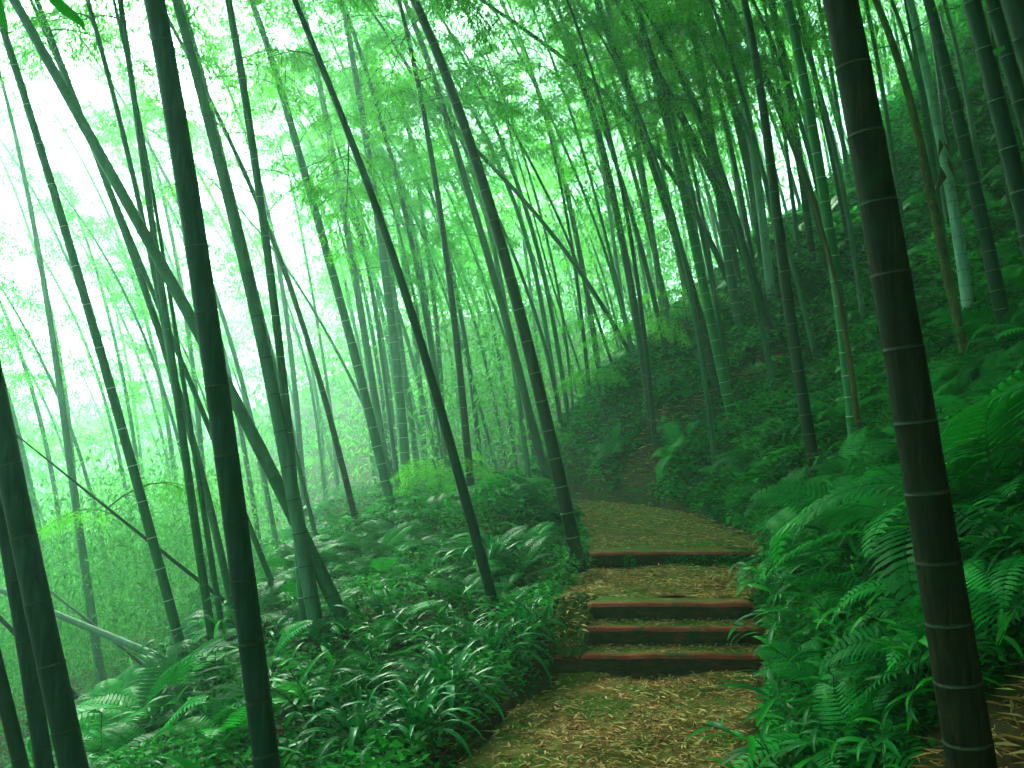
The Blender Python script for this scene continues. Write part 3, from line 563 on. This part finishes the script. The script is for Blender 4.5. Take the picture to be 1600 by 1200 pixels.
# ------------------------------------------------------------------ ferns and other low plants
def frond_mesh(seed, L=.75, n=24, arch=1.0, pw=.17):
    r = random.Random(seed); mb = MB(); pts = [Vector((0, 0, 0))]; el = 1.05; k = 16
    for i in range(k):
        el -= arch*(.05+.11*(i/k)); pts.append(pts[-1]+Vector((math.cos(el), r.uniform(-.03, .03), math.sin(el)))*L/k)
    mb.tube(pts, [.0038*(1-.8*i/k)+.0006 for i in range(k+1)], 3, cap=False)
    vs = []; fs = []
    for i in range(n):
        t = .14+.86*i/n; u = t*k; j = min(int(u), k-1); p = pts[j].lerp(pts[j+1], u-j); d = (pts[j+1]-pts[j]).normalized()
        q = (t-.14)/.86; ln = pw*(math.sin(PI*min(1, (.22+.78*q)))**.75)*r.uniform(.92, 1.05)+.008
        upv = Vector((-d.z, 0, d.x))
        for s in (-1, 1):
            side = Vector((0, s, 0)); a = (side+d*.28+upv*.12).normalized(); w = L/n*.40
            m1 = p+a*ln*.35; m2 = p+a*ln*.72-upv*ln*.06+d*ln*.04; tip = p+a*ln-upv*ln*.20+d*ln*.12
            b = len(vs); vs += [p+d*w*.5, p-d*w*.5, m1+d*w, m1-d*w*.9, m2+d*w*.75, m2-d*w*.5, tip]
            fs += [(b, b+1, b+3, b+2), (b+2, b+3, b+5, b+4), (b+4, b+5, b+6)]
    mb.add(vs, fs); return mb.mesh('frond', [M['fern']], False)
FR = [frond_mesh(i, .75, 24, a, w) for i, (a, w) in enumerate([(1., .17), (1.25, .15), (.8, .19), (1.1, .13)])]
def join_meshes(name, items, mats):
    """items: (mesh, matrix); one merged mesh"""
    mb = MB()
    for me, mx in items:
        b = len(mb.v); mb.v += [tuple(mx @ v.co) for v in me.vertices]
        for p in me.polygons: mb.f.append(tuple(i+b for i in p.vertices)); mb.m.append(p.material_index)
    return mb.mesh(name, mats, False)
def frond_xf(r, n, i, s):
    return Matrix.Rotation(2*PI*i/n+r.uniform(-.3, .3), 4, 'Z') @ Matrix.Rotation(r.uniform(-.35, .3), 4, 'Y') @ Matrix.Rotation(r.uniform(-.25, .25), 4, 'X') @ Matrix.Scale(s*r.uniform(.75, 1.1), 4)
def fern_proto(seed):
    r = random.Random(seed); n = r.choice((7, 8, 9)); root = empty('fern', (0, 0, -50))
    for i in range(n):
        o = mobj('frond', FR[(i+seed) % 4], root); o.matrix_local = frond_xf(r, n, i, 1)
    return root
FERNS = [fern_proto(i) for i in range(4)]
def fern_flat(seed):
    r = random.Random(seed+90); n = r.choice((6, 7, 8)); return join_meshes('fern', [(FR[(i+seed) % 4], frond_xf(r, n, i, 1)) for i in range(n)], [M['fern']])
FLAT = [fern_flat(i) for i in range(5)]
used = set()
def on_slope(o, x, y, z, s, lift=0., k=.55):
    e = .15; gxx = (Hf(x+e, y)-Hf(x-e, y))/(2*e); gyy = (Hf(x, y+e)-Hf(x, y-e))/(2*e)
    nrm = Vector((-gxx*k, -gyy*k, 1)).normalized(); q = Vector((0, 0, 1)).rotation_difference(nrm)
    o.rotation_mode = 'QUATERNION'; o.rotation_quaternion = q @ Matrix.Rotation(random.uniform(0, 2*PI), 3, 'Z').to_quaternion()
    o.location = (x, y, z+lift); o.scale = (s, s, s)
def fern(x, y, s, label, group=None):
    i = random.randrange(4)
    if i in used: o = copy_tree(FERNS[i])
    else: o = FERNS[i]; used.add(i)
    on_slope(o, x, y, Hf(x, y)-.02, s); tag(o, label, 'fern', group); return o
def fernflat(x, y, s, label, group):
    o = mobj('fern', random.choice(FLAT)); on_slope(o, x, y, Hf(x, y)-.03, s); tag(o, label, 'fern', group)
def blade_pts(L, el, bend, n=7, w=.02, fold=.3, tipw=0, peak=.45):
    """one long leaf in local xz plane, returns verts/faces"""
    p = Vector((0, 0, 0)); vs = []
    for i in range(n+1):
        t = i/n; a = math.sin(PI*t**(math.log(.5)/math.log(peak)))**.8 if 0 < t < 1 else (.25 if t == 0 else 0.)
        a *= w; up = Vector((-math.sin(el), 0, math.cos(el)))
        vs += [p+Vector((0, -a, 0))+up*a*fold, p.copy(), p+Vector((0, a, 0))+up*a*fold]
        el -= bend/n*(.4+1.2*t); p = p+Vector((math.cos(el), 0, math.sin(el)))*L/n
    return vs, [(3*i+j, 3*i+j+1, 3*i+j+4, 3*i+j+3) for i in range(n) for j in (0, 1)]
LV = []
for i, (L, w, b) in enumerate([(.48, .017, 1.9), (.42, .015, 1.5), (.52, .018, 2.3)]):
    mb = MB(); mb.add(*blade_pts(L, 1.25, b, 9, w, .35, peak=.5)); LV.append(mb.mesh('leaf', [M['lily']], True))
def lily(x, y, s, label, n=22, group=None, z=None):
    root = tag(empty('strap_leaved_plant', (x, y, (Hf(x, y) if z is None else z)+.0)), label, 'plant', group)
    for i in range(n):
        o = mobj('leaf', random.choice(LV), root); t = (i+.5)/n
        o.matrix_local = Matrix.Rotation(i*2.4+random.uniform(-.3, .3), 4, 'Z') @ Matrix.Translation((.02, 0, 0)) @ Matrix.Rotation(-.45+.95*t+random.uniform(-.1, .1), 4, 'Y') @ Matrix.Scale(random.uniform(.8, 1.15)*(1-.25*(1-t)), 4)
    root.scale = (s, s, s)
SL = []
for i, (L, w, b) in enumerate([(.24, .017, .8), (.20, .015, 1.3), (.27, .016, 1.0)]):
    mb = MB(); mb.add(*blade_pts(L, .5, b, 6, w, .25, peak=.35)); SL.append(mb.mesh('leaf', [M['grassleaf']], True))
def sasa_proto(seed):
    r = random.Random(seed); root = empty('dwarf_bamboo', (0, 0, -50)); mb = MB(); items = []
    for s in range(r.choice((2, 3))):
        d = Vector((r.uniform(-.5, .5), r.uniform(-.5, .5), 1)).normalized(); p = Vector((r.uniform(-.05, .05), r.uniform(-.05, .05), 0)); pts = [p]
        h = r.uniform(.28, .5)
        for k in range(5): d = (d+Vector((d.x*.12, d.y*.12, -.05))).normalized(); pts.append(pts[-1]+d*h/5)
        mb.tube(pts, [.003]*6, 4)
        for k in range(7):
            t = .35+.65*k/6; j = min(int(t*5), 4); q = pts[j].lerp(pts[j+1], t*5-j)
            items.append((r.choice(SL), Matrix.Translation(q) @ Matrix.Rotation(k*2.1+r.uniform(-.6, .6), 4, 'Z') @ Matrix.Rotation(r.uniform(-.5, .4), 4, 'Y') @ Matrix.Rotation(r.uniform(-.5, .5), 4, 'X') @ Matrix.Scale(r.uniform(.75, 1.15), 4)))
    mobj('stem', mb.mesh('stem', [M['twig']]), root)
    for me, mx in items: o = mobj('leaf', me, root); o.matrix_local = mx
    return root
SASA = [sasa_proto(i) for i in range(4)]; used2 = set()
def sasa(x, y, s, label, group=None):
    i = random.randrange(4)
    if i in used2: o = copy_tree(SASA[i])
    else: o = SASA[i]; used2.add(i)
    on_slope(o, x, y, Hf(x, y)-.02, s, 0, .4); tag(o, label, 'plant', group)
random.seed(23)
def pathok(x, y, m=.06):
    x = np.asarray(x, float); y = np.asarray(y, float)
    a = (x < xl(y)-m)|(x > xr(y)+m); b = np.min([np.hypot(x-c[0], y-c[1]) for c in cen[4:]], axis=0) > .9
    return np.where(y < 13.5, a, b&~((x < 1)&(abs(y-15.3) < .9)&(x > -4)))
def bare(x, y):
    """brown litter patches: the scree strip over the path end, the foot of the huge culm"""
    x = np.asarray(x, float); y = np.asarray(y, float); s = x-xr(y)
    px, py, d = proj(x, y, H(x, y))
    ax = np.interp(py, [560, 620, 680, 780], [1230, 1110, 1020, 1000])
    return ((x > .9)&(y < 3.1))|((y >= 3.1)&(y < 3.9)&(s > 1.4))|((s > 0)&(y > 9)&(abs(px-ax) < 26+9*np.sin(py*.07))&(555 < py)&(py < 785))
def visible(x, y, m=120):
    px, py, d = proj(x, y, H(x, y)+.2); return (d > .5)&(-m < px)&(px < 1600+m)&(-m < py)&(py < 1200+m*2)
heroes = [((1500,850),1.75,'tall bright fern with upright fronds right of the huge brown culm'),
          ((1570,800),1.6,'fern at the right edge overlapping the tall bright fern'),
          ((1390,850),1.3,'glossy fern spilling towards the path just left of the huge brown culm'),
          ((1335,760),1.0,'fern at the foot of the vivid white ringed bamboo'),
          ((1290,880),.8,'low fern overhanging the path edge below the upper step'),
          ((250,1130),1.15,'pale blue green fern with broad arching frond at lower left between dark culms'),
          ((470,900),.9,'pale fern clump in front of the diagonal bamboo foot'),
          ((560,870),.8,'light fern on the bank crest below the pale centre left bamboo'),
          ((830,860),.75,'fern hugging the left side of the mossy path side culm'),
          ((590,1090),.6,'small pale fine leaved fern left of the strap leaved clumps'),
          ((330,1170),.75,'dark glossy fern filling the bottom edge beside the thick front culm')]
for (px, py), s, lab in heroes:
    h = hit(px, py)
    if h: fern(h[0], h[1], s, lab)
def zone(n, x0, x1, y0, y1, cond, fn, dmin):
    pl = []; tr = 0; c = 0
    while c < n and tr < n*60:
        tr += 1; x = random.uniform(x0, x1); y = y0+(y1-y0)*random.random()**1.25
        if not pathok(x, y) or bare(x, y) or not visible(x, y) or not cond(x, y): continue
        if any((x-a)**2+(y-b)**2 < dmin*dmin for a, b in pl[-400:]): continue
        pl.append((x, y)); fn(x, y); c += 1
right = lambda x, y: x > xr(y)+.22
left = lambda x, y: xl(y)-(1.0 if 3.9 < y < 6.3 else .28) > x > np.interp(y, TY, XC)-1.6
zone(62, 1.2, 6, 3.2, 8.5, right, lambda x, y: fern(x, y, random.uniform(.6, .95), 'green fern covering the near right bank beside the steps', 'ferns on the near right bank'), .30)
zone(125, .5, 16, 8, 24, right, lambda x, y: fernflat(x, y, random.uniform(.75, 1.2), 'dark green fern on the shaded right hillside above the path', 'ferns on the right hillside'), .42)
zone(62, -4, .3, 3.2, 8.5, left, lambda x, y: fern(x, y, random.uniform(.5, .8), 'green fern on the left bank below the path', 'ferns on the near left bank'), .30)
zone(40, -6, .8, 7.5, 19, left, lambda x, y: fernflat(x, y, random.uniform(.7, 1.05), 'misty green fern on the crest of the left bank', 'ferns on the left bank crest'), .42)
# strap leaved clumps by the left path edge
for px, py, s, lab in [(765,1045,1.0,'largest strap leaved clump arching over the left path edge below the steps'),
    (700,1110,.95,'strap leaved clump with drooping blades nearest the bottom left of the path'),
    (820,1000,.75,'smaller strap leaved clump close to the stair side kerb'),
    (650,1165,.85,'dark strap leaved clump at the bottom edge left of the path'),
    (720,1040,.8,'strap leaved clump hidden behind the largest one'),
    (560,1180,.8,'strap leaved clump under the ferns at the bottom edge'),
    (1235,700,1.1,'pale strap leaved plant alone on the right bank among ferns'),
    (770,890,1.0,'shaded strap leaved clump on the left bank right of the bowing dark bamboo'),
    (1300,960,.8,'strap leaved clump on the right side of the steps')]:
    h = hit(px, py)
    if h: lily(h[0], h[1], s*1.25, lab, 34)
zone(70, .9, 2.9, 3.0, 6.2, lambda x, y: x > xr(y)+.08, lambda x, y: sasa(x, y, random.uniform(.6, 1.0), 'low dwarf bamboo with long pointed leaves along the right path edge', 'dwarf bamboo along the right path edge'), .13)
zone(26, 1.4, 3.6, 5.5, 9, lambda x, y: x > xr(y)+.05, lambda x, y: sasa(x, y, random.uniform(.6, 1.0), 'dwarf bamboo sprig beside the upper terrace on the right', 'dwarf bamboo beside the upper terrace'), .16)
zone(64, -3.2, .2, 2.7, 6.2, lambda x, y: x < xl(y)-.1, lambda x, y: sasa(x, y, random.uniform(.6, 1.0), 'broad pointed leaved sprig in the left foreground undergrowth', 'leafy sprigs in the left foreground'), .18)
for i, p in enumerate(FERNS+SASA):       # a prototype nobody placed is removed
    if p.location.z < -40:
        for c in list(p.children): bpy.data.objects.remove(c)
        bpy.data.objects.remove(p)
# small fine leaved feathery shrubs on the right bank crest
SHR = []
def shrub(px, py, s, lab):
    h = hit(px, py)
    if not h: return
    x, y = h; z = Hf(x, y); root = tag(empty('feathery_shrub', (x, y, z)), lab, 'shrub'); mb = MB()
    mb.tube([(0, 0, -.1), (-.03, 0, .4*s), (-.12, 0, .75*s)], [.02, .015, .008], 6); mobj('trunk', mb.mesh('trunk', [M['twig']]), root)
    for k in range(11):
        mobj('leafy_branch', random.choice(SPR), root, (-.03-.05*random.random(), 0, s*random.uniform(.3, .75)), (random.uniform(-.2, .2), random.uniform(-.1, .4), k*2.4), random.uniform(.5, .8)*s)
for a in [(1010,560,1.15,'feathery pale green shrub on the right bank crest above the path end'), (1075,520,1.0,'feathery shrub right of the paler one on the bank crest'),
          (940,640,.9,'low feathery shrub at the left tip of the right bank'), (880,700,.6,'small leafy shrub just past the path bend'),
          (500,740,.9,'bushy shrub behind the pale culms on the left crest'), (420,800,.9,'shrub in the mist beside the diagonal bamboo'), (690,790,.8,'low bush at the foot of the crowded grove'), (760,770,.7,'yellow green bush right of the grove foot')]: shrub(*a)
# ground cover: countless small leaves hugging both banks
def cover(name, label, x0, x1, y0, y1, cond, n, hmax, ls, mat, cl=.28, cat=None):
    r = np.random.default_rng(len(name)+n)
    x = r.uniform(x0, x1, n*3); y = y0+(y1-y0)*r.random(n*3)**1.3
    cond = cond(x, y); x = x[cond][:n]; y = y[cond][:n]; m = len(x)
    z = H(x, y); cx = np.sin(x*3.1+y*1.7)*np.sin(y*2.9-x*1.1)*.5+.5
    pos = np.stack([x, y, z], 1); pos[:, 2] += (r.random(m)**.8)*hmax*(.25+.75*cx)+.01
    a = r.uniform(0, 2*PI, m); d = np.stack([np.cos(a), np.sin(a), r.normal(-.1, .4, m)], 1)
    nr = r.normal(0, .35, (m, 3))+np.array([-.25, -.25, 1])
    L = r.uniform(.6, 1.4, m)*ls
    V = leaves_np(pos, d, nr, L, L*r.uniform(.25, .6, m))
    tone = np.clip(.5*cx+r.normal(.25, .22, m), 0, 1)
    return tag(mobj(name, npmesh(name, V, 4, M[mat], tone)), label, cat, None, 'stuff')
near_r = lambda x, y: (x > xr(y)+.02)&(x < xr(y)+9)&pathok(x, y, 0)&~bare(x, y)&visible(x, y, 60)
far_r = lambda x, y: (x > xr(y)+.02)&pathok(x, y, 0)&~bare(x, y)&visible(x, y, 60)
near_l = lambda x, y: (x < xl(y)-.0)&(x > np.interp(y, TY, XC)-3)&pathok(x, y, 0)&visible(x, y, 60)
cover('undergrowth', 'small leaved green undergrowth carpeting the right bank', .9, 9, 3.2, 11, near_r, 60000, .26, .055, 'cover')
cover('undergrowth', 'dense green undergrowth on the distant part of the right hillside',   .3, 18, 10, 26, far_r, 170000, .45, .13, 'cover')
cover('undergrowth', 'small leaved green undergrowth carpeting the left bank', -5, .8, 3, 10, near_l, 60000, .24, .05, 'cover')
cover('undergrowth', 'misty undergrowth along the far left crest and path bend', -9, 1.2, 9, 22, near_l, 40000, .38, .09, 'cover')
r_ = np.random.default_rng(5); xw = r_.uniform(.75, 2.5, 1500); xw = xw[np.sin(xw*9)*np.sin(xw*4+2) > -.1]; m_ = len(xw)
pw_ = np.stack([xw, 7.885+.05*(xw-.7)-r_.random(m_)*.035, R3+.01+r_.random(m_)**1.5*.085], 1); dw = np.stack([r_.normal(0, .6, m_), -np.ones(m_)*.6, r_.normal(.1, .5, m_)], 1)
tag(mobj('undergrowth', npmesh('undergrowth', leaves_np(pw_, dw, r_.normal(0, .4, (m_, 3))+np.array([0, -.6, 1]), r_.uniform(.02, .04, m_), r_.uniform(.009, .016, m_)), 4, M['cover'], np.clip(r_.normal(.5, .2, m_), 0, 1))), 'tiny green weeds growing on the face of the upper kerb step', None, None, 'stuff')
# leaf litter
def litter(name, label, x0, x1, y0, y1, cond, n, zf, ls=.055, up=.012):
    r = np.random.default_rng(n); x = r.uniform(x0, x1, n*4); y = r.uniform(y0, y1, n*4)
    k = cond(x, y)&(x < 1e9); x = x[k][:n]; y = y[k][:n]; m = len(x)
    z = zf(x, y); a = r.uniform(0, 2*PI, m); d = np.stack([np.cos(a), np.sin(a), r.normal(0, .12, m)], 1)
    L = ls*(.35+1.6*r.random(m)**1.6); V = leaves_np(np.stack([x, y, z+up*r.random(m)**2+.002], 1), d, r.normal(0, .3, (m, 3))+np.array([0, 0, 1]), L, L*r.uniform(.07, .17, m)+.0018)
    tag(mobj(name, npmesh(name, V, 4, M['litter'], np.clip(r.normal(.5, .27, m), 0, 1))), label, None, None, 'stuff')
pz = lambda z: (lambda x, y: z+.012*(np.sin(x*7+y*3)+np.sin(y*9-x*4+1)+.5*np.sin(x*17+y*13))+.004)
inpath = lambda x, y: (xl(y)+.03 < x)&(x < xr(y)-.03)
patch = lambda x, y: rng.random(len(x)) < .2+.8*(np.sin(3.7*x+1+y)*np.sin(3.3*y-x)*.5+.5)
litter('leaf_litter', 'dry tan bamboo leaves strewn over the lower path', -.8, 1.8, 2.2, 5.66, lambda x, y: inpath(x, y)&patch(x, y), 13500, pz(0.), .043)
litter('leaf_litter', 'dry tan bamboo leaves strewn over the middle terrace', .3, 2.5, 6.3, 7.86, lambda x, y: inpath(x, y)&patch(x, y), 6500, pz(R3), .045)
litter('leaf_litter', 'dry tan bamboo leaves strewn over the upper terrace', .6, 2.7, 8.12, 15, lambda x, y: inpath(x, y)&(y < 14.6), 9500, pz(ZU))
for k, (z, ya, yb) in enumerate(((R1, 5.74, 5.93), (R2, 5.97, 6.14))):
    litter('leaf_litter', ('dry leaves on the lowest stair tread', 'dry leaves on the second stair tread')[k], .42, 1.68, ya, yb, lambda x, y: x < 1e9, 520, lambda x, y, z=z: np.full(len(x), z+.008), .04)
litter('leaf_litter', 'brown dead leaves covering bare soil on the right bank', .9, 9, 1.4, 16, lambda x, y: (x > xr(y))&(bare(x, y)|(rng.random(len(x)) < .10))&visible(x, y), 20000, lambda x, y: H(x, y), .085, .04)
litter('leaf_litter', 'brown dead leaves on the soil of the left bank', -4, .7, 2.4, 13, lambda x, y: (x < xl(y))&visible(x, y), 7000, lambda x, y: H(x, y), .07, .03)
litter('leaf_litter', 'brown dead leaves around the foot of the huge dark culm', .8, 3.2, 1.6, 3.9, lambda x, y: (x > xr(y))&bare(x, y), 6500, lambda x, y: H(x, y), .075, .03)
scree = lambda x, y: (x > xr(y))&(y > 9)&bare(x, y)
litter('leaf_litter', 'tan dead leaves on the bare strip running up the bank above the path end', .9, 9, 9, 18, scree, 16000, lambda x, y: H(x, y), .13, .07)
litter('leaf_litter', 'dead leaves caught on the mossy side kerb of the stairs', .26, .62, 5.74, 6.34, lambda x, y: (x > .22+.25*(y-5.7))&(x < .44+.25*(y-5.7)), 260, lambda x, y: R1+.02+(R3-R1)*np.minimum(1, (y-5.7)/.66*1.15), .05, .01)
# distant wooded slopes as masses of foliage, plus out-of-view masses added for shade
def farwood(label, n, cl, x0, x1, y0, y1, cond, hh, ls, z0=.1, mat='far'):
    r = np.random.default_rng(n); pos = []; tone = []
    per = n//cl
    for i in range(cl):
        for _ in range(60):
            x = r.uniform(x0, x1); y = r.uniform(y0, y1)
            if cond(x, y): break
        z = (Hf(x, y)+r.uniform(.1, 1)*hh) if z0 < 1 else r.uniform(z0, z0+hh); s = r.uniform(.7, 1.6)
        q = r.normal(0, 1, (per, 3))*np.array([s, s, s*.45])+np.array([x, y, z]); q[:, 2] -= .12*((q[:, 0]-x)**2+(q[:, 1]-y)**2)
        pos.append(q); tone.append(np.clip(r.normal(r.uniform(.2, .8), .15, per), 0, 1))
    pos = np.concatenate(pos); m = len(pos); d = r.normal(0, .6, (m, 3))+np.array([0, 0, -.5]); L = r.uniform(.7, 1.4, m)*ls
    V = leaves_np(pos, d, r.normal(0, .5, (m, 3))+np.array([0, 0, 1]), L, L*.3)
    tag(mobj('woodland', npmesh('woodland', V, 4, M['far'], np.concatenate(tone))), label, None, None, 'stuff')
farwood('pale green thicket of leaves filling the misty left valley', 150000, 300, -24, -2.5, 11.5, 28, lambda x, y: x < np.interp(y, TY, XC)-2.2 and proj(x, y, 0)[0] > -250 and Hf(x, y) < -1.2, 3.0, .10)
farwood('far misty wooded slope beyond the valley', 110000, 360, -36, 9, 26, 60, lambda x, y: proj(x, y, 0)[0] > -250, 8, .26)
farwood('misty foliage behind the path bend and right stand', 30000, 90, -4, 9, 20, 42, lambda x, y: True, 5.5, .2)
farwood('unseen leaf canopy added overhead to shade the viewpoint', 70000, 120, -3.5, 9, -5, 7.5, lambda x, y: True, 3.5, .2, 8.6)  # added out of view to darken the near mist and culms
farwood('leaf layer added above the view to keep sun off the near forest', 120000, 200, -15, 9, 6, 17, lambda x, y: True, 2.8, .2, 11.2)  # added sun blocker: near mist stays dark, far mist stays lit
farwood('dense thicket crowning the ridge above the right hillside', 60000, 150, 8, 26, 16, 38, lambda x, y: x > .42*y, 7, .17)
farwood('unseen foliage mass added behind the viewpoint to block low sky light', 60000, 130, -16, 16, -22, -4, lambda x, y: abs(x) > 1 or y < -8, 11, .26)  # added behind the camera to cut sky light on near culms
farwood('unseen leaf crowns added right of the viewpoint to block sky light', 30000, 60, 7, 16, -5, 7, lambda x, y: True, 9, .26)  # added off to the side as a further screen against the sky
# ------------------------------------------------------------------ mist, sky, light
zmin = float(Z.min())
HZ = bpy.data.materials.new('haze'); HZ.use_nodes = True; n = HZ.node_tree; n.nodes.clear(); out = n.nodes.new('ShaderNodeOutputMaterial')
pv = n.nodes.new('ShaderNodeVolumePrincipled'); pv.inputs['Color'].default_value = (.64, 1.0, .90, 1); pv.inputs['Density'].default_value = HAZE
pv.inputs['Anisotropy'].default_value = .7; n.links.new(pv.outputs[0], out.inputs['Volume'])
def box(name, a, b, mat):
    mb = MB(); (x0, y0, z0), (x1, y1, z1) = a, b
    mb.add([(x0,y0,z0),(x1,y0,z0),(x1,y1,z0),(x0,y1,z0),(x0,y0,z1),(x1,y0,z1),(x1,y1,z1),(x0,y1,z1)], [(0,3,2,1),(4,5,6,7),(0,1,5,4),(1,2,6,5),(2,3,7,6),(3,0,4,7)])
    return mobj(name, mb.mesh(name, [mat], False))
x0, x1, y0, y1 = gx[0]-2, gx[-1]+2, gy[0]-2, gy[-1]+2
if HAZE > 0: tag(box('haze', (x0, y0, zmin-1), (x1, y1, float(Z.max())+16), HZ), 'pale green mist filling the bamboo valley', None, None, 'stuff')
W = bpy.data.worlds.new('World'); S.world = W; W.use_nodes = True; n = W.node_tree; bg = n.nodes['Background']
sky = n.nodes.new('ShaderNodeTexSky'); sky.sky_type = 'NISHITA'; sky.sun_disc = False
EL, AZ = math.radians(36), math.radians(-27)       # azimuth measured from +Y towards +X
sky.sun_elevation = EL; sky.sun_rotation = AZ; sky.air_density = 1.; sky.dust_density = 4.
hs = n.nodes.new('ShaderNodeHueSaturation'); hs.inputs['Saturation'].default_value = .25
mx = n.nodes.new('ShaderNodeMixRGB'); mx.blend_type = 'MULTIPLY'; mx.inputs[0].default_value = 1; mx.inputs[2].default_value = (.62, 1.0, .84, 1)
n.links.new(sky.outputs[0], hs.inputs['Color']); n.links.new(hs.outputs[0], mx.inputs[1]); n.links.new(mx.outputs[0], bg.inputs[0]); bg.inputs[1].default_value = SKY
sd = bpy.data.lights.new('sun', 'SUN'); sd.energy = SUN; sd.angle = math.radians(12); sd.color = (.92, 1, .80)
so = bpy.data.objects.new('sun', sd); COL.objects.link(so)
dv = Vector((math.sin(AZ)*math.cos(EL), math.cos(AZ)*math.cos(EL), math.sin(EL))); so.rotation_euler = dv.to_track_quat('Z', 'Y').to_euler(); so.location = dv*30
S.render.engine = 'CYCLES'; S.cycles.volume_bounces = 2; S.cycles.max_bounces = 8; S.cycles.diffuse_bounces = 3; S.cycles.transmission_bounces = 4
S.view_settings.view_transform = 'Standard'; S.view_settings.look = 'None'; S.view_settings.exposure = EXPO; S.view_settings.gamma = 1
